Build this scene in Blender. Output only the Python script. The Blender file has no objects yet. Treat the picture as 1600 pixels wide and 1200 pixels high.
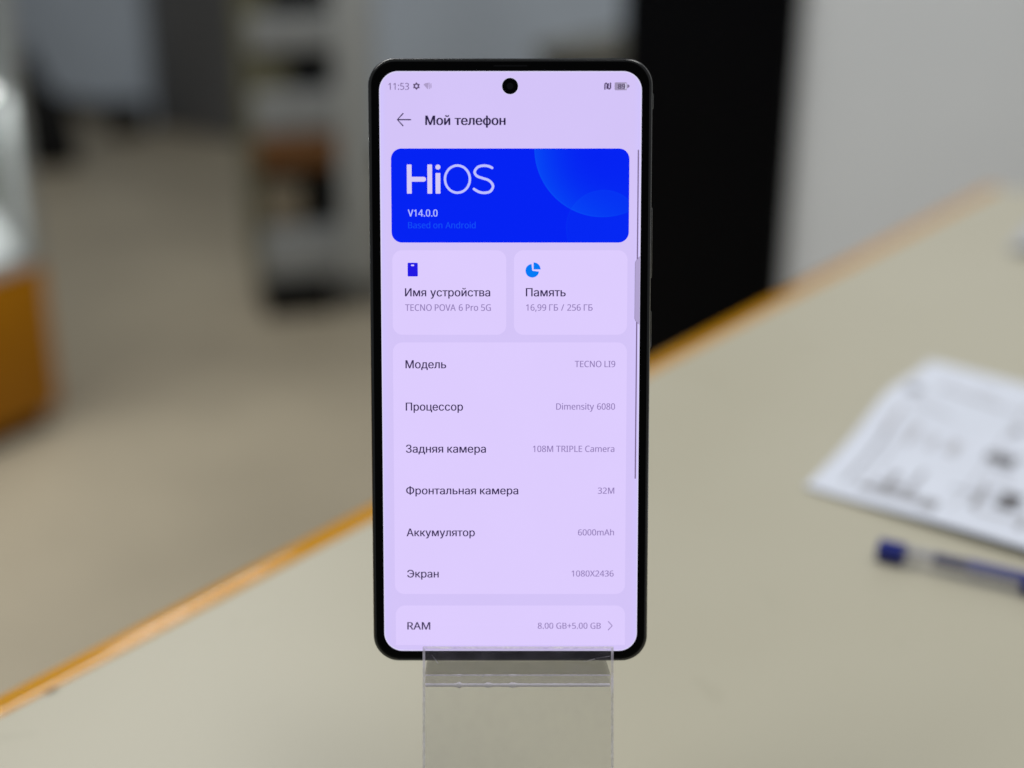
import bpy, bmesh, math, os, random
from math import radians as R, sin, cos, pi
from mathutils import Vector, Matrix
random.seed(7)
SC = bpy.context.scene
COL = SC.collection

# ------------------------------------------------------------------ camera
cam_d = bpy.data.cameras.new('camera')
cam = bpy.data.objects.new('camera', cam_d); COL.objects.link(cam)
cam.location = (0, 0, 1.03)
cam.rotation_euler = (R(90 - 21), 0, 0)
cam_d.sensor_width = 36; cam_d.lens = 49.905
cam_d.clip_start = 0.01; cam_d.clip_end = 60
cam_d.dof.use_dof = True
cam_d.dof.focus_distance = 0.3846
cam_d.dof.aperture_fstop = 3.9
cam_d.dof.aperture_blades = 0
SC.camera = cam

# ------------------------------------------------------------------ room light
world = bpy.data.worlds.new('World'); SC.world = world
world.use_nodes = True
bg = world.node_tree.nodes['Background']
bg.inputs[0].default_value = (0.92, 0.96, 1.0, 1)
bg.inputs[1].default_value = 0.185

def lamp(name, loc, size, power, color, rot=(0, 0, 0)):
    l = bpy.data.lights.new(name, 'AREA'); l.shape = 'RECTANGLE'
    l.size, l.size_y = size; l.energy = power; l.color = color
    o = bpy.data.objects.new(name, l); COL.objects.link(o)
    o.location = loc; o.rotation_euler = rot
    return o
lamp('ceiling_lamp_ahead', (-0.75, 2.2, 2.7), (1.2, 0.6), 28, (1, 0.985, 0.95), (0, 0, R(53)))
lamp('ceiling_lamp_above', (0.7, 0.5, 2.7), (1.2, 0.6), 20.5, (1, 0.99, 0.96), (0, 0, R(53)))
lamp('ceiling_lamp_left', (-1.3, 0.3, 2.7), (1.2, 0.6), 18, (1, 0.985, 0.95), (0, 0, R(53)))
lamp('ceiling_lamp_far', (-.98, 3.93, 2.7), (.65, 0.2), 6, (1, 0.985, 0.95), (0, 0, R(53)))

SC.view_settings.view_transform = 'Standard'
SC.view_settings.look = 'None'
SC.view_settings.exposure = 0
SC.view_settings.gamma = 1
SC.cycles.max_bounces = 12
SC.cycles.transparent_max_bounces = 16
SC.cycles.caustics_reflective = False
SC.cycles.caustics_refractive = False
SC.cycles.use_denoising = True

# ------------------------------------------------------------------ helpers
def srgb(r, g, b):
    f = lambda c: (c/255/12.92) if c/255 <= .04045 else ((c/255 + .055)/1.055)**2.4
    return (f(r), f(g), f(b), 1)

def tag(o, label=None, cat=None, group=None, kind=None):
    if label: o['label'] = label
    if cat: o['category'] = cat
    if group: o['group'] = group
    if kind: o['kind'] = kind
    return o

def empty(name, loc=(0, 0, 0), rz=0.0, rx=0.0):
    o = bpy.data.objects.new(name, None); COL.objects.link(o)
    o.location = loc; o.rotation_euler = (rx, 0, rz); o.empty_display_size = 0.02
    return o

def link(name, bm, mats, parent=None, smooth=False, loc=(0, 0, 0), rz=0.0):
    me = bpy.data.meshes.new(name)
    bmesh.ops.recalc_face_normals(bm, faces=bm.faces)
    bm.to_mesh(me); bm.free()
    for m in (mats if isinstance(mats, (list, tuple)) else [mats]): me.materials.append(m)
    if smooth:
        for p in me.polygons: p.use_smooth = True
        me.set_sharp_from_angle(angle=R(40))
    o = bpy.data.objects.new(name, me); COL.objects.link(o)
    o.parent = parent; o.location = loc; o.rotation_euler = (0, 0, rz)
    return o

def box(bm, x0, x1, y0, y1, z0, z1, bev=0.0, seg=2, mi=0):
    vs = [bm.verts.new((x, y, z)) for x in (x0, x1) for y in (y0, y1) for z in (z0, z1)]
    fs = [(0, 1, 3, 2), (4, 6, 7, 5), (0, 4, 5, 1), (2, 3, 7, 6), (0, 2, 6, 4), (1, 5, 7, 3)]
    faces = [bm.faces.new([vs[i] for i in f]) for f in fs]
    for f in faces: f.material_index = mi
    if bev > 0:
        es = list({e for f in faces for e in f.edges})
        bmesh.ops.bevel(bm, geom=es, offset=bev, segments=seg, affect='EDGES', profile=0.5)
    return faces

def bbox(name, dims, mat, parent=None, bev=0.0, loc=(0, 0, 0), rz=0.0, seg=2):
    bm = bmesh.new(); box(bm, *dims, bev=bev, seg=seg)
    return link(name, bm, mat, parent, smooth=bev > 0, loc=loc, rz=rz)

def cyl(bm, p0, p1, r0, r1=None, n=24, caps=True):
    r1 = r0 if r1 is None else r1
    p0, p1 = Vector(p0), Vector(p1); d = (p1 - p0).normalized()
    a = d.orthogonal().normalized(); b = d.cross(a)
    A = [bm.verts.new(p0 + (a*cos(2*pi*i/n) + b*sin(2*pi*i/n))*r0) for i in range(n)]
    B = [bm.verts.new(p1 + (a*cos(2*pi*i/n) + b*sin(2*pi*i/n))*r1) for i in range(n)]
    for i in range(n): bm.faces.new((A[i], A[(i+1) % n], B[(i+1) % n], B[i]))
    if caps: bm.faces.new(A[::-1]); bm.faces.new(B)

def rr(cx, cy, w, h, r, n=10, corners=(1, 1, 1, 1)):
    """rounded rectangle outline, counter-clockwise from the top right"""
    pts = []
    for k, (sx, sy) in enumerate(((1, 1), (-1, 1), (-1, -1), (1, -1))):
        q = r if corners[k] else 0.0
        ox, oy = cx + sx*(w/2 - q), cy + sy*(h/2 - q)
        if q == 0: pts.append((ox, oy)); continue
        for i in range(n + 1):
            a = k*pi/2 + i/n*pi/2
            pts.append((ox + q*cos(a), oy + q*sin(a)))
    return pts

def ngon(bm, pts, z):
    return bm.faces.new([bm.verts.new((x, y, z)) for x, y in pts])

def loft(bm, rings, cap0=True, cap1=True):
    L = [[bm.verts.new(p) for p in r] for r in rings]
    for A, B in zip(L, L[1:]):
        n = len(A)
        for i in range(n): bm.faces.new((A[i], A[(i+1) % n], B[(i+1) % n], B[i]))
    if cap0: bm.faces.new(L[0])
    if cap1: bm.faces.new(L[-1][::-1])

def stroke(bm, pts, w, z, caps=True, n=8):
    """flat line of width w through 2-D points, round ends"""
    P = [Vector(p) for p in pts]
    Ls, Rs = [], []
    for i, p in enumerate(P):
        t = (P[min(i+1, len(P)-1)] - P[max(i-1, 0)]).normalized()
        nrm = Vector((-t.y, t.x))*w/2
        Ls.append(p + nrm); Rs.append(p - nrm)
    if caps:
        t = (P[-1] - P[-2]).normalized(); a0 = math.atan2(t.y, t.x)
        end = [P[-1] + Vector((cos(a0 + pi/2 - pi*k/n), sin(a0 + pi/2 - pi*k/n)))*w/2 for k in range(1, n)]
        t = (P[0] - P[1]).normalized(); a0 = math.atan2(t.y, t.x)
        beg = [P[0] + Vector((cos(a0 + pi/2 - pi*k/n), sin(a0 + pi/2 - pi*k/n)))*w/2 for k in range(1, n)]
    VL = [bm.verts.new((p.x, p.y, z)) for p in Ls]; VR = [bm.verts.new((p.x, p.y, z)) for p in Rs]
    for i in range(len(P) - 1): bm.faces.new((VL[i], VR[i], VR[i+1], VL[i+1]))
    if caps:
        bm.faces.new([VL[-1]] + [bm.verts.new((p.x, p.y, z)) for p in end] + [VR[-1]])
        bm.faces.new([VR[0]] + [bm.verts.new((p.x, p.y, z)) for p in beg] + [VL[0]])

def spline(pts, n=8, closed=False):
    """Catmull-Rom through 2-D points"""
    P = [Vector(p) for p in pts]; out = []
    for i in range(len(P) - 1):
        p0, p1, p2, p3 = P[max(i-1, 0)], P[i], P[i+1], P[min(i+2, len(P)-1)]
        for k in range(n):
            t = k/n
            out.append(.5*((2*p1) + (p2-p0)*t + (2*p0-5*p1+4*p2-p3)*t*t + (3*p1-p0-3*p2+p3)*t**3))
    out.append(P[-1]); return out

# ------------------------------------------------------------------ materials
class N:
    """small helper to write node materials"""
    def __init__(s, name):
        s.m = bpy.data.materials.new(name); s.m.use_nodes = True
        s.t = s.m.node_tree; s.b = s.t.nodes['Principled BSDF']; s.out = s.t.nodes['Material Output']
    def n(s, kind, **kw):
        x = s.t.nodes.new(kind)
        for k, v in kw.items():
            if k.startswith('i_'):
                key = k[2:]; key = int(key) if key.isdigit() else key
                x.inputs[key].default_value = v
            else: setattr(x, k, v)
        return x
    def l(s, a, b): s.t.links.new(a, b)
    def set(s, **kw):
        for k, v in kw.items(): s.b.inputs[k.replace('_', ' ')].default_value = v
        return s
    def math(s, op, a, b=None, clamp=False):
        x = s.n('ShaderNodeMath', operation=op); x.use_clamp = clamp
        for i, v in enumerate((a, b)):
            if v is None: continue
            if hasattr(v, 'links'): s.l(v, x.inputs[i])
            else: x.inputs[i].default_value = v
        return x.outputs[0]
    def mix(s, fac, a, b):
        x = s.n('ShaderNodeMix', data_type='RGBA')
        for i, v in ((0, fac), (6, a), (7, b)):
            if hasattr(v, 'links'): s.l(v, x.inputs[i])
            else: x.inputs[i].default_value = v
        return x.outputs[2]

def plain(name, col, rough=.5, spec=.5, metal=0, coat=0, noise=0.0, scale=30.0, bump=0.0, bscale=200.0):
    k = N(name); c = (*col[:3], 1)
    k.set(Base_Color=c, Roughness=rough, Metallic=metal, Specular_IOR_Level=spec, Coat_Weight=coat)
    if noise or bump: tc = k.n('ShaderNodeTexCoord')
    if noise:
        t = k.n('ShaderNodeTexNoise', i_Scale=scale, i_Detail=5.0); k.l(tc.outputs['Object'], t.inputs['Vector'])
        lo = tuple(v*(1-noise) for v in c[:3]) + (1,); hi = tuple(min(1, v*(1+noise)) for v in c[:3]) + (1,)
        r = k.n('ShaderNodeValToRGB'); r.color_ramp.elements[0].position = .35; r.color_ramp.elements[1].position = .65
        r.color_ramp.elements[0].color = lo; r.color_ramp.elements[1].color = hi
        k.l(t.outputs[0], r.inputs[0]); k.l(r.outputs[0], k.b.inputs['Base Color'])
    if bump:
        t2 = k.n('ShaderNodeTexNoise', i_Scale=bscale, i_Detail=4.0); k.l(tc.outputs['Object'], t2.inputs['Vector'])
        bp = k.n('ShaderNodeBump', i_Strength=bump, i_Distance=.001); k.l(t2.outputs[0], bp.inputs['Height'])
        k.l(bp.outputs[0], k.b.inputs['Normal'])
    return k.m

def screen(name, c, gain=1.0):
    k = N(name); s = srgb(*c)
    k.set(Base_Color=(0, 0, 0, 1), Roughness=.08, Specular_IOR_Level=.12, Emission_Color=s, Emission_Strength=gain)
    return k.m

def clear(name, tint, haze=.02, rough=.015, ior=1.49, hazecol=(.8, .8, .85, 1), through=.5):
    """thin clear sheet: passes light straight on, mirrors a little at the surface, faintly scuffed"""
    k = N(name); k.t.nodes.remove(k.b)
    tr = k.n('ShaderNodeBsdfTransparent', i_Color=tint)
    gl = k.n('ShaderNodeBsdfGlossy', i_Roughness=rough)
    df = k.n('ShaderNodeBsdfDiffuse', i_Color=hazecol)
    tl = k.n('ShaderNodeBsdfTranslucent', i_Color=hazecol); md = k.n('ShaderNodeMixShader'); md.inputs[0].default_value = through
    k.l(df.outputs[0], md.inputs[1]); k.l(tl.outputs[0], md.inputs[2])
    fr = k.n('ShaderNodeFresnel', i_IOR=ior)
    ge = k.n('ShaderNodeNewGeometry'); frf = k.math('MULTIPLY', fr.outputs[0], k.math('SUBTRACT', 1.0, ge.outputs['Backfacing']))   # mirror only where light enters
    tc = k.n('ShaderNodeTexCoord'); nz = k.n('ShaderNodeTexNoise', i_Scale=220.0, i_Detail=6.0)
    k.l(tc.outputs['Object'], nz.inputs['Vector'])
    hz = k.math('MULTIPLY', k.math('POWER', nz.outputs[0], 2.0), haze*4)
    m1 = k.n('ShaderNodeMixShader'); k.l(hz, m1.inputs[0]); k.l(tr.outputs[0], m1.inputs[1]); k.l(md.outputs[0], m1.inputs[2])
    m2 = k.n('ShaderNodeMixShader'); k.l(frf, m2.inputs[0]); k.l(m1.outputs[0], m2.inputs[1]); k.l(gl.outputs[0], m2.inputs[2])
    k.l(m2.outputs[0], k.out.inputs['Surface'])
    return k.m
# laminate desk top: olive-beige, faint mottling, a few smudges, satin sheen
def desk_material():
    k = N('beige_laminate'); tc = k.n('ShaderNodeTexCoord')
    n1 = k.n('ShaderNodeTexNoise', i_Scale=7.0, i_Detail=3.0); n2 = k.n('ShaderNodeTexNoise', i_Scale=900.0, i_Detail=2.0)
    n3 = k.n('ShaderNodeTexNoise', i_Scale=38.0, i_Detail=4.0, i_Distortion=.6)
    for t in (n1, n2, n3): k.l(tc.outputs['Object'], t.inputs['Vector'])
    c = k.mix(n1.outputs[0], (.435, .410, .318, 1), (.468, .448, .362, 1))
    r2 = k.n('ShaderNodeValToRGB'); r2.color_ramp.elements[0].position = .3; r2.color_ramp.elements[1].position = .7
    k.l(n2.outputs[0], r2.inputs[0])
    c = k.mix(k.math('MULTIPLY', r2.outputs[0], .2), c, (.34, .33, .25, 1))
    r3 = k.n('ShaderNodeValToRGB'); r3.color_ramp.elements[0].position = .66; r3.color_ramp.elements[1].position = .78
    k.l(n3.outputs[0], r3.inputs[0])
    c = k.mix(k.math('MULTIPLY', r3.outputs[0], .22), c, (.27, .25, .18, 1))
    k.l(c, k.b.inputs['Base Color'])
    rr_ = k.math('ADD', k.math('MULTIPLY', n1.outputs[0], .12), .33); k.l(rr_, k.b.inputs['Roughness'])
    bp = k.n('ShaderNodeBump', i_Strength=.08, i_Distance=.0004); k.l(n2.outputs[0], bp.inputs['Height']); k.l(bp.outputs[0], k.b.inputs['Normal'])
    return k.m

def wood_material(name, c0, c1, rough=.28, coat=.3, spec=.5):
    k = N(name); tc = k.n('ShaderNodeTexCoord'); mp = k.n('ShaderNodeMapping'); mp.inputs['Scale'].default_value = (4, 90, 90)
    t = k.n('ShaderNodeTexNoise', i_Scale=2.0, i_Detail=5.0, i_Distortion=.4)
    k.l(tc.outputs['Object'], mp.inputs[0]); k.l(mp.outputs[0], t.inputs['Vector'])
    k.l(k.mix(t.outputs[0], c0, c1), k.b.inputs['Base Color'])
    k.set(Roughness=rough, Coat_Weight=coat, Coat_Roughness=.2, Specular_IOR_Level=spec)
    n2 = k.n('ShaderNodeTexNoise', i_Scale=60.0, i_Detail=3.0); k.l(tc.outputs['Object'], n2.inputs['Vector'])
    bp = k.n('ShaderNodeBump', i_Strength=.06, i_Distance=.0015); k.l(n2.outputs[0], bp.inputs['Height']); k.l(bp.outputs[0], k.b.inputs['Normal'])
    return k.m

M = dict(
    desk=desk_material(),
    trim=wood_material('orange_varnished_edge', (.50, .225, .0015, 1), (.58, .27, .003, 1), .09, 0),
    orange=wood_material('orange_panel', (.40, .155, .002, 1), (.47, .19, .004, 1), .5, 0, .15),
    floor=plain('beige_vinyl_floor', (.325, .285, .212), .55, spec=.25, noise=.12, scale=1.6),
    wall=plain('light_grey_paint', (.735, .775, .81), .7, noise=.03, scale=2),
    farwall=plain('blue_grey_paint', (.53, .60, .69), .6, noise=.08, scale=1.5),
    greydoor=plain('dark_grey_door', (.11, .112, .115), .5, noise=.1, scale=3),
    black=plain('black_paint', (.0018, .002, .003), .5, spec=.06),
    blackmat=plain('black_cloth', (.006, .006, .006), .8, spec=.2),
    white=plain('white_enamel', (.80, .82, .83), .4),
    whitepost=plain('pale_grey_metal', (.36, .38, .38), .4),
    rackgrey=plain('grey_rack_metal', (.25, .265, .27), .45, noise=.1, scale=8),
    rackdark=plain('dim_rack_back', (.13, .125, .10), .6),
    olive=plain('olive_board', (.16, .155, .09), .6), tan=plain('dull_tan_card', (.2, .17, .12), .7),
    brown=plain('brown_board', (.15, .06, .012), .6, noise=.1, scale=12),
    skirting=plain('dark_skirting', (.05, .047, .04), .5),
    paper=plain('white_paper', (.64, .68, .78), .8, spec=.2, noise=.02, scale=60),
    bezel=plain('black_glass', (.001, .001, .0012), .12, spec=.07),
    frame=plain('black_phone_frame', (.006, .0065, .007), .2, spec=.7, coat=.1),
    back=plain('dark_phone_back', (.02, .02, .022), .3),
    lens=plain('lens_glass', (.001, .001, .002), .05, spec=.3),
    navy=plain('navy_plastic', (.003, .012, .19), .3),
    blue_ink=plain('blue_ink', (.006, .006, .09), .35),
    pale_ink=plain('pale_ink_tube', (.26, .27, .33), .35),
    mid_ink=plain('mid_blue_tube', (.075, .085, .27), .35),
    acrylic=clear('clear_acrylic', (.925, .925, .92, 1), haze=.024),
    ledge=clear('clear_ledge_acrylic', (.72, .72, .70, 1), haze=.03, ior=1.3),
    acrylic_edge=clear('acrylic_cut_edge', (.80, .80, .82, 1), haze=.6, rough=.3, ior=1.2, hazecol=(.92, .92, .95, 1)),
    ledge_edge=clear('clear_ledge_edge', (.93, .93, .93, 1), haze=.10, rough=.3, ior=1.12),
    glint=plain('glint_bead', (.93, .90, .98), .3, spec=.8),  # bright glint of the ledge put into a white colour
    scratch=clear('scratch_mark', (.8, .8, .82, 1), haze=.5, rough=.5),
    pane=clear('showcase_glass', (.9, .92, .92, 1), haze=.01),
    barrel=clear('clear_pen_barrel', (.96, .96, .98, 1), haze=.09, rough=.1),
)

# ================================================================== the setting
bm = bmesh.new(); box(bm, -6, 6, -3, 8, -.1, 0)
tag(link('floor', bm, M['floor']), kind='structure')
DEG = 52.95          # the room stands at 53 degrees to the view
ROT = R(DEG)

# far wall (with a door and skirting) and the pale partition behind the desk
w = empty('far_wall', (-1.5, 5.5, 0), ROT - pi/2)     # local X runs right along the wall, local Y into it
tag(w, 'blue-grey painted far wall at the end of the room behind the phone', 'wall')
bbox('wall_panel', (-3.2, .14, 0, .12, 0, 2.8), M['farwall'], w)
bbox('wall_panel', (.72, 3.3, 0, .12, 0, 2.8), M['farwall'], w)
bbox('wall_panel', (.14, .72, 0, .12, 2.1, 2.8), M['farwall'], w)
bbox('door', (.14, .72, .03, .075, .004, 2.1), M['greydoor'], w, bev=.004)
bbox('skirting', (-3.2, .14, -.015, 0, 0, .07), M['skirting'], w)
bbox('skirting', (.72, 3.3, -.015, 0, 0, .07), M['skirting'], w)

p = empty('partition_wall', (.467, 2.43, 0), ROT - pi/2)
tag(p, 'light grey partition wall behind the desk, right of the black cabinet', 'wall')
bbox('wall_panel', (0.003, 2.6, 0, .1, 0, 2.8), M['wall'], p)
bbox('skirting', (0.003, 2.6, -.015, 0, 0, .07), M['skirting'], p)

sb = empty('wall_box', (.467 + .8*.53, 2.43 - .6*.53, .70), ROT - pi/2)
tag(sb, 'small grey box mounted on the light grey wall at the right edge', 'wall box')
bbox('housing', (-.035, .07, -.035, 0, -.06, .06), M['rackgrey'], sb, bev=.006)
bbox('cover', (-.022, .057, -.042, -.035, -.045, .045), M['greydoor'], sb, bev=.002)

# tall black cabinet
c = empty('black_cabinet', (.467, 2.4, 0), ROT - pi/2)
tag(c, 'tall plain black cabinet against the light grey wall behind the phone', 'cabinet')
bbox('body', (-.34, 0, .02, .55, .06, 1.95), M['black'], c, bev=.004)
bbox('plinth', (-.33, -.01, .04, .5, 0, .06), M['blackmat'], c)
bbox('door', (-.338, -.002, 0, .0195, .065, 1.945), M['black'], c, bev=.004)
bbox('handle', (-.325, -.312, -.025, 0, .9, 1.1), M['black'], c, bev=.003)

# low dark cabinet standing left of it, only its top seen past the phone
c = empty('low_cabinet', (.13, 3.0, 0), ROT - pi/2)
tag(c, 'low dark brown cabinet left of the tall black one, behind the top of the phone', 'cabinet')
bbox('body', (-.09, .14, 0, .3, .04, .60), M['skirting'], c, bev=.004)
bbox('top', (-.10, .15, -.01, .31, .601, .625), M['rackdark'], c, bev=.003)
bbox('plinth', (-.08, .13, .02, .28, 0, .04), M['blackmat'], c)

# ------------------------------------------------------------------ display showcase on the left
s = empty('display_showcase', (-.85, 2.481, 0), R(61))   # local -X runs toward the viewer, +Y into the case
tag(s, 'glass display showcase with orange base at the left edge', 'showcase')
bbox('base_panel', (-1.2, 0, 0, .42, .035, .312), M['orange'], s, bev=.004)
bbox('plinth', (-1.18, -.02, .02, .40, 0, .035), M['blackmat'], s)
bbox('deck', (-1.2, 0, 0, .42, .3125, .325), M['whitepost'], s, bev=.002)
for x, y in ((-.03, 0), (-.03, .37), (-1.2, 0), (-1.2, .37)):
    bbox('post', (x, x + .03, y, y + .04, .325, 1.15), M['whitepost'], s, bev=.003)
bbox('glass_pane', (-1.15, -.031, .006, .011, .325, 1.15), M['pane'], s)
bbox('glass_pane', (-.02, -.015, .041, .369, .325, 1.15), M['pane'], s)
bbox('back_panel', (-1.15, -.05, .405, .415, .325, 1.15), M['greydoor'], s)
bbox('shelf', (-1.14, -.055, .03, .39, .64, .648), M['pane'], s)
bbox('top', (-1.2, 0, 0, .42, 1.1505, 1.18), M['whitepost'], s, bev=.003)
for z_ in (.622, 1.078):                                  # glowing strips added under the shelf and the top to brighten the showcase
    em = N('added_strip_glow_%d' % (z_*1000)); em.set(Emission_Color=(1, .98, .95, 1), Emission_Strength=6)
    bbox('added_lamp_strip', (-1.0, -.05, .016, .028, z_, z_ + .012), em.m, s, bev=.003)
cs, sn = cos(R(61)), sin(R(61))
def incase(x, y, z): return (-.85 + x*cs - y*sn, 2.481 + x*sn + y*cs, z)
def wedge(loc, label, x0, x1, h, dp):  # front sloped so the block catches the added strip light
    b = empty('white_display_block', loc, R(61)); tag(b, label, 'display block')
    bm = bmesh.new()
    prof = [(0, .004), (.004, 0), (dp, 0), (dp, h*.94), (dp*.93, h), (dp*.80, h*.97), (.012, .024)]
    loft(bm, [[(x, y, z) for y, z in prof] for x in (x0, x0 + .004, x1 - .004, x1)])
    bmesh.ops.bevel(bm, geom=bm.edges[:], offset=.002, segments=2, affect='EDGES')
    link('block_body', bm, M['white'], b, smooth=True)
    bbox('base_foot', (x0 + .01, x1 - .01, .01, dp - .005, -.0035, -.0003), M['blackmat'], b)
wedge(incase(-.126, .016, .3292), 'bright white sloped display block on the lower deck of the showcase', -.13, .088, .084, .075)
for z_, pw in ((.618, 2.4), (1.07, .7)):
    o_ = lamp('added_showcase_light', incase(-.5, .022, z_), (.9, .012), pw*1.3, (1, .985, .96), (R(-12), 0, R(61)))  # unseen area lights added to brighten the white blocks
wedge(incase(-.13, .03, .6522), 'small pale sloped display block on the upper glass shelf of the showcase', -.1, .07, .05, .06)
b = empty('grey_carton', incase(-.28, .08, .3255), R(61))
tag(b, 'dark grey upright carton in the showcase behind the bright white block', 'carton')
bbox('carton_body', (-.12, .06, .06, .16, 0, .19), M['greydoor'], b, bev=.005)
bbox('lid', (-.122, .062, .058, .162, .1905, .215), M['rackgrey'], b, bev=.004)

# ------------------------------------------------------------------ black bag and dark box on the floor
b = empty('black_bag', (-1.56, 4.78, 0), R(20))
tag(b, 'black upright bag standing on the floor beside the showcase', 'bag')
bm = bmesh.new()
loft(bm, [[(x, y, z) for x, y in rr(ox, 0, wd, dp, .03, 5)] for z, wd, dp, ox in
          ((0, .13, .16, .0), (.02, .16, .19, .0), (.10, .17, .2, -.002), (.19, .16, .18, -.012), (.25, .11, .14, -.035), (.33, .075, .09, -.05), (.36, .06, .07, -.055))])
link('bag_body', bm, M['blackmat'], b, smooth=True)
bm = bmesh.new()
pts = [Vector((-.055 + .022*cos(pi*i/10), 0, .36 + .05*sin(pi*i/10))) for i in range(11)]
for q0, q1 in zip(pts, pts[1:]): cyl(bm, q0, q1, .005, n=8)
link('bag_handle', bm, M['blackmat'], b, smooth=True)

b = empty('dark_box', (-1.44, 5.28, 0), ROT - pi/2)
tag(b, 'small dark box on the floor at the foot of the far wall', 'box')
bbox('box_body', (-.06, .06, -.06, .06, 0, .10), M['skirting'], b, bev=.006)
bbox('lid', (-.063, .063, -.063, .063, .1005, .12), M['blackmat'], b, bev=.004)

# ------------------------------------------------------------------ display rack between showcase and phone
RK = R(14); rx, ry = -.575, 3.093
r = empty('display_rack', (rx, ry, 0), RK)
tag(r, 'grey display rack with shelves of goods, left of the phone', 'rack')
bbox('plinth', (.015, .17, .01, .28, 0, .085), M['blackmat'], r)
bbox('side_panel', (0, .012, 0, .3, .085, 1.1), M['olive'], r, bev=.002)
bbox('side_panel', (.195, .285, 0, .3, .085, 1.1), M['whitepost'], r, bev=.004)
bbox('back_panel', (.012, .195, .285, .3, .085, 1.1), M['rackdark'], r)
bbox('drawer_front', (.0122, .1945, -.006, .02, .095, .205), M['rackgrey'], r, bev=.004)
bbox('shelf', (.0122, .1945, .02, .285, .205, .213), M['rackgrey'], r)
bbox('shelf', (.0122, .1945, .0, .285, .425, .52), M['rackgrey'], r, bev=.003)
bbox('shelf', (.0122, .1945, .0, .285, .60, .68), M['rackgrey'], r, bev=.003)
bbox('shelf', (.0122, .1945, .0, .285, .765, .80), M['rackgrey'], r, bev=.003)
def onrack(x, y, z): return (rx + x*cos(RK) - y*sin(RK), ry + x*sin(RK) + y*cos(RK), z)
bbox('middle_board', (.0122, .1945, .004, .285, .345, .424), M['brown'], r, bev=.004)
def goods(name, label, x0, x1, z0, h, mat, y=.05, d=.12, cat='box'):
    b = empty(name, onrack((x0 + x1)/2, y, z0 + .0004), RK); wd = x1 - x0
    tag(b, label, cat)
    bbox('box_body', (-wd/2, wd/2, -.03, d, 0, h*.7), mat, b, bev=.004)
    bbox('lid', (-wd/2 - .001, wd/2 + .001, -.031, d + .001, h*.7 + .0003, h), mat, b, bev=.003)
goods('black_box', 'black box on the lowest open shelf of the rack, under the brown board', .12, .185, .213, .085, M['black'])
goods('tan_box', 'dull tan box beside the black box on the lowest open shelf of the rack', .02, .112, .213, .10, M['tan'])
goods('olive_box', 'dull olive box left of the black one, just above the brown board', .016, .09, .52, .072, M['olive'])
goods('olive_box', 'dull olive box on the topmost rack shelf in the frame', .014, .055, .68, .07, M['olive'])
goods('black_box', 'black box on the rack shelf just above the brown board', .095, .19, .52, .066, M['black'], y=.04)
goods('black_box', 'black box on the topmost shelf of the rack seen in the frame', .06, .165, .68, .075, M['black'], y=.04)

# ================================================================== the desk
d = empty('desk', (.4068, 1.2110, 0), ROT)     # local X along the orange edge, local -Y over the desk
tag(d, 'long beige laminate desk with an orange wooden edge strip', 'desk')
TW = .0172
bm = bmesh.new(); box(bm, -1.75, 0, -.85 + TW, -TW - .0003, .724, .75)
link('desk_top', bm, M['desk'], d)
def trim(bm, y0, sgn):
    prof = [(0, .724), (0, .7499), (.0005, .7503), (.004, .7503)]
    for i in range(0, 9):
        a = pi/2*i/8
        prof.append((TW - .010 + .010*sin(a), .7423 + .008*cos(a)))
    prof += [(TW, .728), (TW - .004, .724)]
    ring = lambda x: [(x, y0 + sgn*u, z) for u, z in prof]
    loft(bm, [ring(-1.75 + 3.5*0 + 1.75*i/40) for i in range(41)])
bm = bmesh.new(); trim(bm, -TW, 1); link('edge_strip', bm, M['trim'], d, smooth=True)
bm = bmesh.new(); trim(bm, -.85 + TW, -1); link('edge_strip', bm, M['trim'], d, smooth=True)
bbox('side_panel', (-.06, -.035, -.80, -.05, 0, .7235), M['orange'], d, bev=.002)
bbox('side_panel', (-1.71, -1.685, -.80, -.05, 0, .7235), M['orange'], d, bev=.002)
bbox('front_panel', (-1.684, -.061, -.12, -.10, .1, .7235), M['orange'], d, bev=.002)

bm = bmesh.new()                                        # a chipped spot where the laminate meets the strip
bm.faces.new([bm.verts.new((x - .968, y - TW - .0008, .75042)) for x, y in ((-.003, .0004), (-.001, -.0008), (.0015, -.0006), (.003, .0003), (.0012, .0009), (-.0012, .0007))])
link('edge_chip', bm, plain('chip_brown', (.12, .07, .05), .8), d)

# ------------------------------------------------------------------ printed form
PA, PB = Vector((.1035, .1659)).normalized(), Vector((.7585, -.6517)).normalized()
PL, PW = .194, .30
def pz(u, v):      # u up the short side, v to the right
    z = .0012 + .0075*math.exp(-(((u - .115)/.045)**2) - (v/.05)**2)
    z += .002*math.exp(-((u/.05)**2))*(1 - math.exp(-(v/.05)**2)) + .0012*sin(14*v + 9*u)**2
    return z
f = empty('printed_form', (.1352, .5945, .75))
tag(f, 'white sheet of paper with blurred printed table lying curled on the desk', 'paper')
nu, nv = 30, 40
bm = bmesh.new(); G = []
for lay in (0, .0003):
    g = [[bm.verts.new((*(PA*(PL*i/nu) + PB*(PW*j/nv)), pz(PL*i/nu, PW*j/nv) + lay)) for j in range(nv+1)] for i in range(nu+1)]
    G.append(g)
for i in range(nu):
    for j in range(nv):
        for g in G: bm.faces.new((g[i][j], g[i][j+1], g[i+1][j+1], g[i+1][j]))
rim = [(0, j) for j in range(nv)] + [(i, nv) for i in range(nu)] + [(nu, nv-j) for j in range(nv)] + [(nu-i, 0) for i in range(nu)]
for k in range(len(rim)):
    (i0, j0), (i1, j1) = rim[k], rim[(k+1) % len(rim)]
    bm.faces.new((G[0][i0][j0], G[0][i1][j1], G[1][i1][j1], G[1][i0][j0]))
link('sheet', bm, M['paper'], f, smooth=True)
INK = [plain('print_ink_%s' % n_, (g_, g_, g_*1.08), .8, spec=.2) for n_, g_ in (('faint', .42), ('mid', .27), ('dark', .15))]
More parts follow.
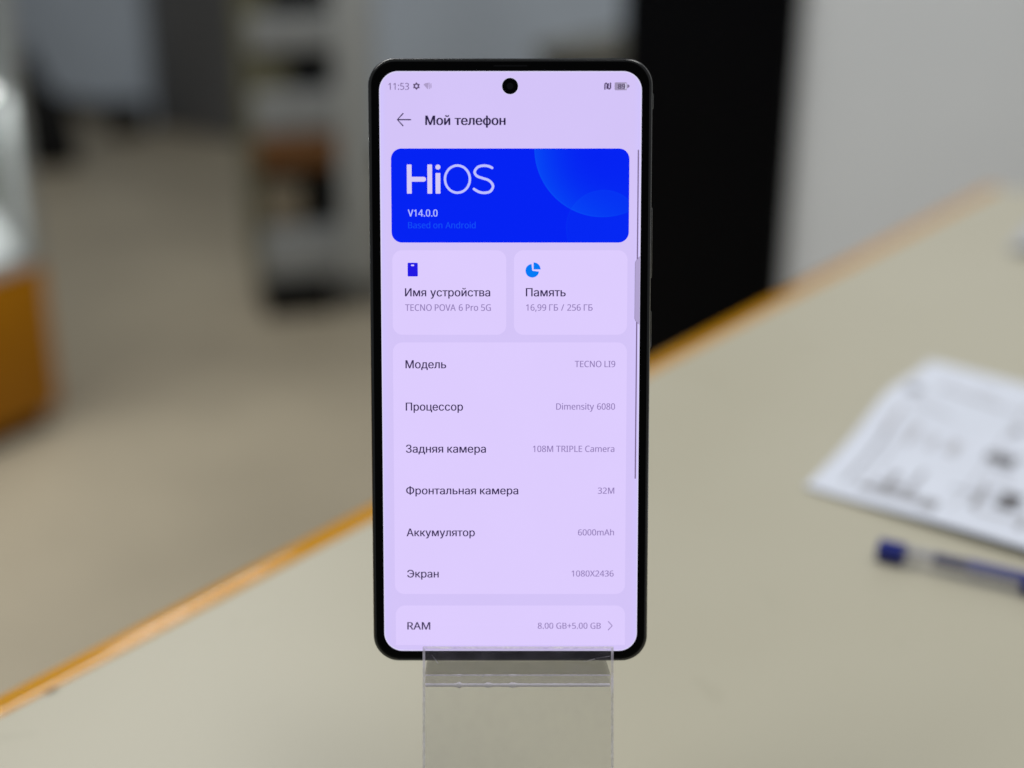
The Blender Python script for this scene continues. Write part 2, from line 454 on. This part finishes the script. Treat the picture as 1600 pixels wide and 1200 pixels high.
def mark(u, v, lu, lv, ink, skew=0.0):
    bm = bmesh.new(); n = 6; rows = []
    for i in range(n+1):
        row = []
        for j in range(3):
            a = u + lu*(i/n - .5); b_ = v + lv*(j/2 - .5) + skew*(i/n - .5)
            q = PA*a + PB*b_
            row.append(bm.verts.new((q.x, q.y, pz(a, b_) + .0005)))
        rows.append(row)
    for i in range(n):
        for j in range(2): bm.faces.new((rows[i][j], rows[i][j+1], rows[i+1][j+1], rows[i+1][j]))
    link('printed_mark', bm, INK[ink], f)
MARKS = [(.1307, .0108, .014, .007, 1), (.0474, .0143, .066, .0016, 1), (.088, .0130, .03, .003, 0), (.0808, .0266, .022, .0028, 0),
         (.0786, .0373, .014, .0032, 0), (.0799, .0479, .015, .005, 0), (.0154, .036, .006, .03, 1), (.0284, .0333, .02, .004, 1),
         (.0316, .0434, .032, .0022, 1), (.0146, .0558, .01, .008, 1), (.084, .0705, .011, .014, 2), (.0367, .0733, .026, .0036, 1),
         (.0408, .0862, .02, .010, 2), (.0235, .0963, .018, .0024, 1), (.1222, .0689, .012, .004, 1), (.1472, .0375, .004, .035, 0),
         (.150, .085, .004, .03, 0), (.112, .095, .02, .006, 1), (.07, .11, .03, .004, 1), (.03, .125, .02, .01, 2), (.10, .14, .014, .02, 1), (.06, .16, .06, .0016, 1)]
rng = random.Random(5)
for i in range(9):                                    # columns of small print, drawn in short strokes
    for j in range(6):
        if rng.random() < .72:
            MARKS.append((.022 + .018*i + rng.uniform(-.002, .002), .03 + .046*j + rng.uniform(-.012, .012), rng.uniform(.0015, .003), rng.uniform(.008, .026), rng.choice((0, 0, 1))))
for v_ in (.022, .066, .105, .15): MARKS.append((.09, v_, .15, .0008, 0))
for a_ in MARKS: mark(*a_)

# second slip of paper far up the desk, cut by the frame
f2 = empty('paper_slip', (.361, 1.000, .7506), R(-30))
tag(f2, 'pale grey paper slip on the far part of the desk at the right edge', 'paper')
bm = bmesh.new()
g = [[bm.verts.new((.14*i/10, .1*j/6, .012*sin(pi*i/10)*(1 - j/9) + .004*j/6 + t_)) for j in range(7)] for t_ in (0, .0005) for i in range(11)]
for o_ in (0, 11):
    for i in range(10):
        for j in range(6): bm.faces.new((g[o_+i][j], g[o_+i][j+1], g[o_+i+1][j+1], g[o_+i+1][j]))
link('sheet', bm, plain('pale_grey_paper', (.40, .415, .45), .8, spec=.2), f2, smooth=True)

# ------------------------------------------------------------------ ball pen
pn = empty('ball_pen', (.1527, .5268, .75), math.atan2(-.495, .869))
tag(pn, 'clear ball pen with a navy end plug lying beside the printed form', 'pen')
def tube(name, x0, x1, r0, mat, n=20, z=.0045, y=0, r1=None):
    bm = bmesh.new(); cyl(bm, (x0, y, z), (x1, y, z), r0, r1, n); return link(name, bm, mat, pn, smooth=True)
tube('end_plug', 0, .0108, .0044, M['navy'])
bm = bmesh.new(); cyl(bm, (.0109, 0, .0044), (.125, 0, .0044), .0043, n=6); link('barrel', bm, M['barrel'], pn)
tube('refill_tube', .0107, .0225, .0012, M['pale_ink'], 12, .0056, .0010)
tube('ink_column', .0226, .036, .0024, M['blue_ink'], 12, .0056, .0010)
tube('refill_tube', .0361, .0575, .0027, M['mid_ink'], 12, .0058, .0010)
tube('grip', .0576, .124, .0043, M['navy'], 20, .0044)
tube('tip', .1251, .138, .0034, M['whitepost'], 20, .0041, 0, .0008)

# ================================================================== the phone (millimetres, scaled on its root)
LEAN = .26326
ph = empty('smartphone', (-.00039, .33955, .81720), 0, pi/2 - LEAN)   # at the middle of its bottom edge; local Y up the screen, Z out of it
tag(ph, 'black smartphone showing a lilac settings screen, upright in a clear stand', 'smartphone')
OY = 82.0      # screen centre above the bottom edge
mm = lambda pts, z: [((x - .0)*.001, (y + OY)*.001, z*.001) for x, y in pts]
W_, H_ = 75.9, 164.0
ring = lambda ins, z: mm(rr(-.08, .2, W_ - 2*ins, H_ + .35 - 2*ins, 7.2 - ins*.9, 14), z)
bm = bmesh.new()
loft(bm, [ring(1.0, -.15), ring(.62, -.12), ring(.3, -.35), ring(.08, -.9), ring(0, -1.7), ring(0, -5.8), ring(.2, -6.6), ring(.9, -7.2)])
link('frame', bm, M['frame'], ph, smooth=True)
bm = bmesh.new(); loft(bm, [ring(1.6, -.02), ring(1.12, -.05), ring(.95, -.14)])
link('front_glass', bm, M['bezel'], ph, smooth=True)
bm = bmesh.new(); loft(bm, [ring(.95, -7.21), ring(1.3, -7.7), ring(2.2, -7.9)])
link('back_cover', bm, M['back'], ph, smooth=True)
def pill(name, pts, z0, z1, mat):
    bm = bmesh.new(); loft(bm, [mm(pts, z0), mm(pts, z1)]); return link(name, bm, mat, ph)
isl = pill('camera_island', rr(0, 56, 62, 32, 8, 8), -9.3, -7.91, M['back'])
for cx_ in (-16, 2, 18):
    bm = bmesh.new(); loft(bm, [mm(rr(cx_, 56, 12, 12, 6, 8), -9.31), mm(rr(cx_, 56, 12, 12, 6, 8), -9.8)]); link('lens', bm, M['lens'], isl)
def button(name, y0, y1):
    bm = bmesh.new(); box(bm, .03770, .03835, (y0 + OY)*.001, (y1 + OY)*.001, -.0048, -.0030, bev=.0003); link(name, bm, M['frame'], ph, smooth=True)
button('side_key', 69.2, 73.4); button('volume_button', 24, 43); button('power_button', 5, 15)
pill('earpiece_slot', rr(0, 80.25, 9, .35, .17, 4), -.025, -.01, M['lens'])

# ---- the lit display and the print on it (each layer 0.03 mm above the one below)
S = {n_: screen('screen_' + n_, c_) for n_, c_ in dict(
    lilac=(209, 194, 248), card=(219, 203, 255), rim=(222, 216, 250), dark_text=(40, 30, 68), title_text=(58, 46, 86),
    value_text=(146, 126, 182), grey_text=(128, 110, 158), pale_blue_text=(176, 186, 255), blue_text=(16, 78, 246),
    logo_lilac=(212, 202, 246), logo_blue=(188, 192, 255), device_icon=(34, 22, 228), memory_icon=(0, 122, 246), icon_grey=(92, 76, 112), nfc=(78, 62, 102),
    faint_grey=(172, 156, 200), battery_fill=(158, 146, 180), battery_text=(70, 60, 88), tab=(176, 162, 206), tab_edge=(140, 128, 168), scroll=(120, 102, 140), shade=(205, 188, 241)).items()}

def mottle(k, tc, c, amt=.035):
    n1 = k.n('ShaderNodeTexNoise', i_Scale=45.0, i_Detail=4.0); k.l(tc.outputs['Object'], n1.inputs['Vector'])
    v = k.math('ADD', k.math('MULTIPLY', n1.outputs[0], amt), 1 - amt/2)
    x = k.n('ShaderNodeVectorMath', operation='SCALE'); x.inputs[0].default_value = (1, 1, 1)
    if hasattr(c, 'links'): k.l(c, x.inputs[0])
    else: x.inputs[0].default_value = c[:3]
    k.l(v, x.inputs['Scale']); k.l(x.outputs[0], k.b.inputs['Emission Color'])
def card_material():
    k = N('screen_card_panel'); tc = k.n('ShaderNodeTexCoord'); mottle(k, tc, srgb(221, 204, 254))
    k.set(Base_Color=(0, 0, 0, 1), Roughness=.08, Specular_IOR_Level=.12, Emission_Strength=1); return k.m
def display_material():
    k = N('screen_wallpaper'); tc = k.n('ShaderNodeTexCoord'); sx = k.n('ShaderNodeSeparateXYZ'); k.l(tc.outputs['Object'], sx.inputs[0])
    edge = k.math('MULTIPLY', k.math('SUBTRACT', k.math('ABSOLUTE', sx.outputs[0]), .0328), 500.0, True)
    c = k.mix(edge, srgb(212, 196, 248), srgb(210, 197, 253))
    mottle(k, tc, c); k.set(Base_Color=(0, 0, 0, 1), Roughness=.08, Specular_IOR_Level=.12, Emission_Strength=1)
    return k.m
def banner_material():
    """blue banner with two overlapping pale discs printed on it"""
    k = N('screen_blue_banner'); tc = k.n('ShaderNodeTexCoord')
    def disc(cx_, cy_, r_):
        v = k.n('ShaderNodeVectorMath', operation='DISTANCE'); k.l(tc.outputs['Object'], v.inputs[0])
        v.inputs[1].default_value = (cx_*.001, (cy_ + OY)*.001, .00006)
        dd = k.math('DIVIDE', v.outputs['Value'], r_*.001)
        return k.math('LESS_THAN', dd, 1.0), dd
    sx = k.n('ShaderNodeSeparateXYZ'); k.l(tc.outputs['Object'], sx.inputs[0])
    m1, d1 = disc(24.64, 58.67, 18.3); m2, d2 = disc(24.95, 37.52, 10.1)
    left = k.math('MULTIPLY', k.math('SUBTRACT', .0325, sx.outputs[0]), 36.0, True)
    f1 = k.math('MULTIPLY', k.math('MULTIPLY', m1, k.math('POWER', d1, 2.5)), k.math('ADD', k.math('MULTIPLY', left, .8), .12))
    rim1 = k.math('MULTIPLY', m1, k.math('GREATER_THAN', d1, .985))
    f2_ = k.math('MULTIPLY', m2, k.math('ADD', k.math('MULTIPLY', m1, .12), .07))
    rim2 = k.math('MULTIPLY', m2, k.math('GREATER_THAN', d2, .975))
    fac = k.math('ADD', k.math('ADD', f1, f2_), k.math('ADD', k.math('MULTIPLY', rim1, k.math('ADD', k.math('MULTIPLY', left, .3), .05)), k.math('MULTIPLY', rim2, .07)), True)
    c = k.mix(fac, srgb(0, 33, 243), srgb(2, 76, 246))
    k.l(c, k.b.inputs['Emission Color']); k.set(Base_Color=(0, 0, 0, 1), Roughness=.08, Specular_IOR_Level=.12, Emission_Strength=1)
    return k.m

def flat(name, pts, z, mat, parent):
    bm = bmesh.new(); bm.faces.new([bm.verts.new(p_) for p_ in mm(pts, z)]); return link(name, bm, mat, parent)
bm = bmesh.new(); loft(bm, [mm(rr(0, 0, 69.7, 157.6, 5.0, 14), .03), mm(rr(0, 0, 69.7, 157.6, 5.0, 14), -.03)])
D = link('display', bm, display_material(), ph)
bm = bmesh.new()
o_, i_ = mm(rr(0, 0, 69.8, 157.7, 5.05, 14), .045), mm(rr(0, 0, 69.3, 157.2, 4.8, 14), .045)
O_ = [bm.verts.new(p_) for p_ in o_]; I_ = [bm.verts.new(p_) for p_ in i_]
for i in range(len(O_)): bm.faces.new((O_[i], O_[(i+1) % len(O_)], I_[(i+1) % len(O_)], I_[i]))
link('screen_edge', bm, S['rim'], D)
CARD = card_material()
def card(x0, y0, x1, y1, r_, mat, corners=(1, 1, 1, 1), z=.06, name='screen_card'):
    return flat(name, rr((x0+x1)/2, (y0+y1)/2, x1-x0, y1-y0, r_, 8, corners), z, mat, D)
card(-31.93, 33.59, 31.75, 58.57, 2.8, banner_material(), name='blue_banner')
card(-31.8, 8.79, -1.16, 31.54, 2.6, CARD); card(.91, 8.79, 31.46, 31.54, 2.6, CARD)
card(-31.85, -62.78, 31.5, 6.71, 2.6, CARD)
card(-31.7, -77.2, 31.6, -66.03, 2.6, CARD, (1, 1, 0, 0))

def pframe(name, bm, mat):
    """flat print drawn in millimetres from the screen centre"""
    for v in bm.verts: v.co = Vector((v.co.x*.001, (v.co.y + OY)*.001, v.co.z*.001))
    return link(name, bm, mat, D)

def load_font(fn):
    try: return bpy.data.fonts.load(os.path.join(bpy.utils.system_resource('DATAFILES', path='fonts'), fn))
    except Exception: return None
FONTS = dict(cyr=load_font('Inter.woff2'), lat=load_font('NotoSansHebrew-Regular.woff2'))

def glyph_loops(body, font):
    """outlines of a line of text as closed polylines"""
    cu = bpy.data.curves.new('text', 'FONT'); cu.body = body; cu.size = 1
    if font: cu.font = font
    o = bpy.data.objects.new('text', cu); COL.objects.link(o)
    bpy.context.view_layer.update()
    dg = bpy.context.evaluated_depsgraph_get(); cv = o.evaluated_get(dg).to_curve(dg)
    loops = []
    for sp in cv.splines:
        bp = sp.bezier_points; n = len(bp); pts = []
        for i in range(n):
            p0, p1, p2, p3 = bp[i].co, bp[i].handle_right, bp[(i+1) % n].handle_left, bp[(i+1) % n].co
            straight = (p1 - p0).cross(p3 - p0).length < 1e-6 and (p2 - p0).cross(p3 - p0).length < 1e-6
            for k in range(1 if straight else 5):
                t = k/5; u = 1 - t
                q = p0*u**3 + p1*3*u*u*t + p2*3*u*t*t + p3*t**3
                if not pts or (Vector((q.x, q.y)) - pts[-1]).length > 1e-4: pts.append(Vector((q.x, q.y)))
        if len(pts) > 2 and (pts[0] - pts[-1]).length < 1e-4: pts.pop()
        if len(pts) > 2: loops.append(pts)
    bpy.data.objects.remove(o); bpy.data.curves.remove(cu)
    return loops

def fill(loops):
    """triangles inside overlapping outlines, counted by winding number"""
    from mathutils.geometry import delaunay_2d_cdt
    groups = []                                   # outlines whose boxes overlap are filled together
    for lp in loops:
        bx = [min(p.x for p in lp), max(p.x for p in lp)]
        hit = [g for g in groups if g[0][0] <= bx[1] and g[0][1] >= bx[0]]
        ng = [bx, [lp]]
        for g in hit:
            ng[0] = [min(ng[0][0], g[0][0]), max(ng[0][1], g[0][1])]; ng[1] += g[1]; groups.remove(g)
        groups.append(ng)
    V, F = [], []
    for _, lps in groups:
        vs, es = [], []
        for lp in lps:
            o = len(vs); vs += lp; es += [(o + i, o + (i+1) % len(lp)) for i in range(len(lp))]
        ov, oe, of, *_r = delaunay_2d_cdt(vs, es, [], 0, 1e-6)
        base = len(V); V += [Vector((p[0], p[1])) for p in ov]
        for f in of:
            c = sum((Vector((ov[i][0], ov[i][1])) for i in f), Vector((0, 0)))/len(f); wn = 0
            for lp in lps:
                for i in range(len(lp)):
                    p, q = lp[i], lp[(i+1) % len(lp)]
                    if (p.y <= c.y) != (q.y <= c.y):
                        xx = p.x + (c.y - p.y)*(q.x - p.x)/(q.y - p.y)
                        if xx > c.x: wn += 1 if q.y > p.y else -1
            if wn: F.append([base + i for i in f])
    return V, F

CAPS = {k: max(p.y for lp in glyph_loops('H' if k == 'lat' else '\u041f', f) for p in lp) for k, f in FONTS.items()}
def text(body, x0, x1, base, cap, mat, bold):
    V, F, pen = [], [], 0.0
    for wd in body.split(' '):
        k_ = 'cyr' if any('\u0400' <= ch <= '\u04ff' for ch in wd) else 'lat'
        v, f = fill(glyph_loops(wd, FONTS[k_])); v = [p/CAPS[k_] for p in v]
        lo = min(p.x for p in v); o = len(V)
        V += [Vector((p.x - lo + pen, p.y)) for p in v]; F += [[i + o for i in t] for t in f]
        pen = max(p.x for p in V) + .54
    wid = max(p.x for p in V); kx = (x1 - x0)/(wid + bold*.1); vs, fs = [], []
    for r_ in range(3 if bold else 1):            # heavier strokes: the same print laid side by side
        o = len(vs)
        vs += [((x0 + (p.x + r_*bold*.05)*kx)*.001, (base + p.y*cap + OY)*.001, .00009 + r_*2e-6) for p in V]
        fs += [[i + o for i in t] for t in F]
    me = bpy.data.meshes.new('screen_text'); me.from_pydata(vs, [], fs); me.materials.append(S[mat])
    o = bpy.data.objects.new('screen_text', me); COL.objects.link(o); o.parent = D
    return o
TEXTS = [
    ('11:53', -32.46, -26.94, 73.98, 1.78, 'grey_text', 0.3),
    ('Мой телефон', -22.71, -1.31, 64.75, 2.48, 'dark_text', .8),
    ('V14.0.0', -27.55, -19.54, 40.56, 1.84, 'pale_blue_text', .6),
    ('Based on Android', -27.47, -9.36, 37.4, 1.66, 'blue_text', 0.3),
    ('Имя устройства', -28.47, -5.47, 19.16, 2.19, 'title_text', 0.45),
    ('TECNO POVA 6 Pro 5G', -28.46, -5.31, 15.26, 1.75, 'value_text', 0.35),
    ('Память', 4.12, 14.88, 19.16, 2.23, 'title_text', 0.45),
    ('16,99 ГБ / 256 ГБ', 4.19, 22.15, 15.3, 1.71, 'value_text', 0.35),
    ('Модель', -28.48, -17.44, -0.32, 2.21, 'title_text', 0.45),
    ('TECNO LI9', 17.39, 28.38, -0.0, 1.7, 'value_text', 0.35),
    ('Процессор', -28.5, -12.92, -11.87, 2.19, 'title_text', 0.45),
    ('Dimensity 6080', 12.4, 28.4, -11.61, 1.72, 'value_text', 0.35),
    ('Задняя камера', -28.55, -6.71, -23.43, 2.19, 'title_text', 0.45),
    ('108M TRIPLE Camera', 6.08, 28.31, -23.23, 1.71, 'value_text', 0.35),
    ('Фронтальная камера', -28.57, 2.11, -34.94, 2.14, 'title_text', 0.45),
    ('32M', 23.86, 28.36, -34.77, 1.69, 'value_text', 0.35),
    ('Аккумулятор', -28.54, -9.79, -46.59, 2.14, 'title_text', 0.45),
    ('6000mAh', 18.48, 28.38, -46.36, 1.68, 'value_text', 0.35),
    ('Экран', -28.47, -19.77, -58.14, 2.14, 'title_text', 0.45),
    ('1080X2436', 16.78, 28.36, -57.87, 1.67, 'value_text', 0.35),
    ('RAM', -28.53, -22.17, -72.82, 2.11, 'title_text', 0.45),
    ('8.00 GB+5.00 GB', 7.52, 24.93, -72.57, 1.66, 'value_text', 0.35),
    ('89', 28.53, 30.48, 74.27, 1.19, 'battery_text', 0.6),
]

for t_ in TEXTS: text(*t_)

def disc_pts(cx_, cy_, r_, n=36, a0=0, a1=2*pi): return [(cx_ + r_*cos(a0 + (a1-a0)*i/n), cy_ + r_*sin(a0 + (a1-a0)*i/n)) for i in range(n if a1-a0 > 6.28 else n+1)]
# HiOS wordmark
bm = bmesh.new(); Z = .09
for x0, x1, y0, y1 in ((-27.72, -26.44, 46.62, 54.35), (-22.24, -20.96, 46.62, 54.35), (-20.06, -18.76, 46.62, 52.1)):
    ngon(bm, rr((x0+x1)/2, (y0+y1)/2, x1-x0, y1-y0, .14, 4), Z)
stroke(bm, [(-26.44, 50.44), (-23.25, 50.44)], 1.3, Z + .01)
ngon(bm, disc_pts(-19.41, 53.66, .68), Z)
pframe('logo_letters', bm, S['logo_lilac'])
bm = bmesh.new()
o1 = [(-14.2 + 3.66*cos(2*pi*i/64), 50.47 + 3.93*sin(2*pi*i/64)) for i in range(64)]; i1 = [(-14.2 + 3.0*cos(2*pi*i/64), 50.47 + 3.27*sin(2*pi*i/64)) for i in range(64)]
A_ = [bm.verts.new((*q_, Z)) for q_ in o1]; B_ = [bm.verts.new((*q_, Z)) for q_ in i1]
for i in range(64): bm.faces.new((A_[i], A_[(i+1) % 64], B_[(i+1) % 64], B_[i]))
stroke(bm, spline([(-4.93, 53.45), (-5.9, 53.89), (-7.22, 54.03), (-8.74, 53.65), (-9.6, 52.38), (-8.95, 51.28), (-7.43, 50.71), (-5.7, 50.07), (-4.69, 48.66), (-5.4, 47.25), (-6.93, 46.84), (-8.46, 47.09), (-9.78, 47.85)]), .7, Z)
pframe('logo_letters', bm, S['logo_blue'])
# status bar
bm = bmesh.new(); gx, gy = -24.99, 74.95; n = 48
prof = [(.98 if (i % 8) in (0, 1, 7) else .74) for i in range(n)]
A_ = [bm.verts.new((gx + prof[i]*cos(2*pi*i/n + pi/6), gy + prof[i]*sin(2*pi*i/n + pi/6), Z)) for i in range(n)]
B_ = [bm.verts.new((gx + .36*cos(2*pi*i/n + pi/6), gy + .36*sin(2*pi*i/n + pi/6), Z)) for i in range(n)]
for i in range(n): bm.faces.new((A_[i], A_[(i+1) % n], B_[(i+1) % n], B_[i]))
pframe('gear_icon', bm, S['icon_grey'])
bm = bmesh.new(); wx, wy = -21.7, 74.1
ngon(bm, [(-21.95, 74.05)] + disc_pts(-21.95, 74.05, 1.75, 10, R(82), R(132)), Z)
stroke(bm, [(-21.5, 75.75), (-21.5, 74.25)], .24, Z, True, 4); stroke(bm, [(-21.12, 75.55), (-21.12, 74.5)], .24, Z, True, 4)
pframe('wifi_icon', bm, S['faint_grey'])
bm = bmesh.new()
stroke(bm, [(25.07, 74.05), (25.07, 75.45), (25.3, 75.7), (25.62, 75.7)], .36, Z, False)
stroke(bm, [(25.62, 75.6), (25.98, 74.25)], .40, Z + .005, False)
stroke(bm, [(25.62, 74.18), (25.62, 75.0)], .34, Z + .008, False)
stroke(bm, [(26.0, 75.0), (26.0, 75.7)], .30, Z + .008, False)
stroke(bm, [(26.55, 75.85), (26.55, 74.45), (26.3, 74.2), (26.0, 74.2)], .36, Z, False)
pframe('nfc_icon', bm, S['nfc'])
bm = bmesh.new(); ngon(bm, rr(29.3, 74.9, 3.3, 2.06, .35, 5), .07); ngon(bm, rr(31.05, 74.9, .55, .9, .2, 4), .075); pframe('battery_icon', bm, S['battery_fill'])
bm = bmesh.new(); ngon(bm, rr(30.63, 74.9, .3, 1.55, .1, 3), .08); pframe('battery_gap', bm, S['rim'])
bm = bmesh.new(); stroke(bm, [(31.28, 75.3), (31.52, 74.95), (31.28, 74.6)], .24, .085, False); pframe('battery_tip', bm, S['icon_grey'])
# header arrow, chevron
bm = bmesh.new(); stroke(bm, [(-30.0, 66.15), (-26.6, 66.15)], .32, Z); stroke(bm, [(-28.62, 67.75), (-30.12, 66.15), (-28.66, 64.57)], .32, Z + .005); pframe('back_arrow', bm, S['title_text'])
bm = bmesh.new(); stroke(bm, [(27.0, -70.54), (28.05, -71.72), (27.01, -72.9)], .26, Z); pframe('chevron', bm, S['value_text'])
# card icons
bm = bmesh.new(); ngon(bm, rr(-26.33, 26.35, 2.74, 3.68, .25, 5), Z); pframe('device_icon', bm, S['device_icon'])
bm = bmesh.new(); ngon(bm, rr(-26.35, 27.5, .85, .42, .2, 5), .1); pframe('device_notch', bm, S['card'])
bm = bmesh.new(); ngon(bm, [(5.85, 26.05)] + disc_pts(5.85, 26.05, 1.82, 30, R(97), R(353)), Z)
ngon(bm, [(6.2, 26.4)] + disc_pts(6.2, 26.4, 1.88, 14, 0, R(90)), Z); pframe('memory_icon', bm, S['memory_icon'])
# scroll bar and edge tab
bm = bmesh.new(); stroke(bm, [(34.12, 58.2), (34.06, -30.6)], .34, Z, False); pframe('scroll_bar', bm, S['scroll'])
bm = bmesh.new(); ngon(bm, [(34.82, 29.9), (34.5, 29.6), (33.75, 28.7), (33.52, 28.2), (33.52, 13.1), (33.75, 12.6), (34.5, 11.8), (34.82, 11.5)], .1); pframe('edge_tab', bm, S['tab'])
bm = bmesh.new(); stroke(bm, [(34.7, 29.85), (34.45, 29.55), (33.75, 28.7), (33.52, 28.2), (33.52, 13.1), (33.75, 12.6), (34.45, 11.8)], .12, .105, False); pframe('edge_tab_outline', bm, S['tab_edge'])
# punch-hole camera
bm = bmesh.new(); ngon(bm, disc_pts(-.12, 74.95, 2.28, 48), .07); pframe('camera_ring', bm, S['rim'])
bm = bmesh.new(); ngon(bm, disc_pts(-.12, 74.95, 2.14, 48), .09); ho = pframe('front_camera', bm, M['bezel'])
bm = bmesh.new(); ngon(bm, disc_pts(-.12, 74.95, .9, 32), .1); pframe('camera_lens', bm, M['lens'])

# ================================================================== the clear stand
TL = R(21); wv = Vector((0, sin(TL), cos(TL))); nv_ = Vector((0, -cos(TL), sin(TL)))     # plate direction and its outward normal
Q = Vector((0, .32848, .82029))
foot_t = (Q.z - .7524)/cos(TL)
X0, X1 = -.02393, .0272
st = empty('phone_stand', (.0016, Q.y - sin(TL)*foot_t, .7502))
tag(st, 'clear acrylic phone stand holding the black smartphone on the desk', 'phone stand')
off = Vector(st.location)
def slab(name, P0, P1, thick_dir, x0, x1, xb0=None, xb1=None, mats=('acrylic', 'acrylic_edge'), parent=None):
    """flat sheet from P0 to P1 in the y-z plane, given thickness; cut edges get the edge material"""
    bm = bmesh.new(); xb0 = x0 if xb0 is None else xb0; xb1 = x1 if xb1 is None else xb1
    c_ = [Vector((x0, P0.y, P0.z)), Vector((x1, P0.y, P0.z)), Vector((xb1, P1.y, P1.z)), Vector((xb0, P1.y, P1.z))]
    A = [bm.verts.new(v - off) for v in c_]; B = [bm.verts.new(v + thick_dir - off) for v in c_]
    for fc, mi in ((A, 0), (B[::-1], 0)): bm.faces.new(fc).material_index = mi
    for i in range(4): bm.faces.new((A[i], A[(i+1) % 4], B[(i+1) % 4], B[i])).material_index = 1
    return link(name, bm, [M[m_] for m_ in mats], parent or st)
TH = .0018
def chamfer_slab(name, P0, P1, td, x0, x1, ins):
    bm = bmesh.new(); up = (P1 - P0).normalized()
    def loop(base, i_):
        c_ = [Vector((x0 + i_, P0.y, P0.z)) + up*i_, Vector((x1 - i_, P0.y, P0.z)) + up*i_, Vector((x1 - i_, P1.y, P1.z)) - up*i_*.4, Vector((x0 + i_, P1.y, P1.z)) - up*i_*.4]
        return [bm.verts.new(v + base - off) for v in c_]
    Ls = [loop(Vector(), 0), loop(td*.8, 0), loop(td, ins)]
    bm.faces.new(Ls[0]).material_index = 0; bm.faces.new(Ls[2][::-1]).material_index = 0
    for A, B in zip(Ls, Ls[1:]):
        for i in range(4): bm.faces.new((A[i], A[(i+1) % 4], B[(i+1) % 4], B[i])).material_index = 1
    return link(name, bm, [M['acrylic'], M['acrylic_edge']], st)
plate = chamfer_slab('front_plate', Q - wv*foot_t, Q + wv*.0075, nv_*TH, X0, X1, .0007)
n_ph = Vector((0, -cos(LEAN), sin(LEAN))); u_ph = Vector((0, sin(LEAN), cos(LEAN)))
B0 = Vector((0, .33958, .81730)) - u_ph*.0004
ledge_front = Q - u_ph*.0004 - nv_*.0011; ledge_back = B0 - n_ph*.0105
slab('ledge', ledge_front, ledge_back, -u_ph*.0028, X0 + .0004, X1 - .0006, X0 + .0002, X1 - .0012, mats=('ledge', 'ledge_edge'))
slab('back_rest', ledge_back + u_ph*.0003 - n_ph*.0002, ledge_back + u_ph*.085, -n_ph*.0022, X0 + .001, X1 - .0012)
ft = Q - wv*foot_t
slab('foot', Vector((0, ft.y - .0006, .7502)), Vector((0, .378, .7502)), Vector((0, 0, .0021)), X0, X1)
# white beads standing in for the screen-light glint along the ledge, slightly bumpy
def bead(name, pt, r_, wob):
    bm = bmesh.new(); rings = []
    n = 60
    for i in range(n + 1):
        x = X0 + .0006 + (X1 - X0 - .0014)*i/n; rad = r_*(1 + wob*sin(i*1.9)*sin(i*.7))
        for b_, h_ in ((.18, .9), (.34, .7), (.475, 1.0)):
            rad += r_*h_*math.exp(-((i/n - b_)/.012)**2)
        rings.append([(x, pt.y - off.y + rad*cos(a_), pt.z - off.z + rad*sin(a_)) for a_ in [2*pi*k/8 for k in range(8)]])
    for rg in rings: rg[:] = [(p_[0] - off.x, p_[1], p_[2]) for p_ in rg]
    loft(bm, rings); return link(name, bm, M['glint'], st, smooth=True)
bead('glint_bead', ledge_front + nv_*.0006 - u_ph*.0027, .00046, .12)
bead('glint_bead', ledge_front + nv_*.0002 - u_ph*.0001, .00017, .1)
def scr(name, s0, x0, s1, x1, wd):
    """scratch on the plate: heights s above the ledge joint, x across"""
    bm = bmesh.new(); a_ = Q + wv*s0 + nv_*(TH + .00004) + Vector((x0, 0, 0)) - off; b_ = Q + wv*s1 + nv_*(TH + .00004) + Vector((x1, 0, 0)) - off
    t_ = (b_ - a_).normalized(); s_ = t_.cross(nv_)*wd/2
    bm.faces.new([bm.verts.new(p_) for p_ in (a_ - s_*.3, a_ + s_*.3, b_ + s_, b_ - s_)])
    link(name, bm, M['scratch'], plate)
scr('scratch', .0056, -.0215, .0033, -.0198, .00016)
scr('scratch', .0037, .0192, .0045, .0222, .00026)
scr('scratch', .0046, .0225, .0052, .0262, .00012)
scr('scratch', -.0004, -.0081, -.0002, -.0076, .0005)
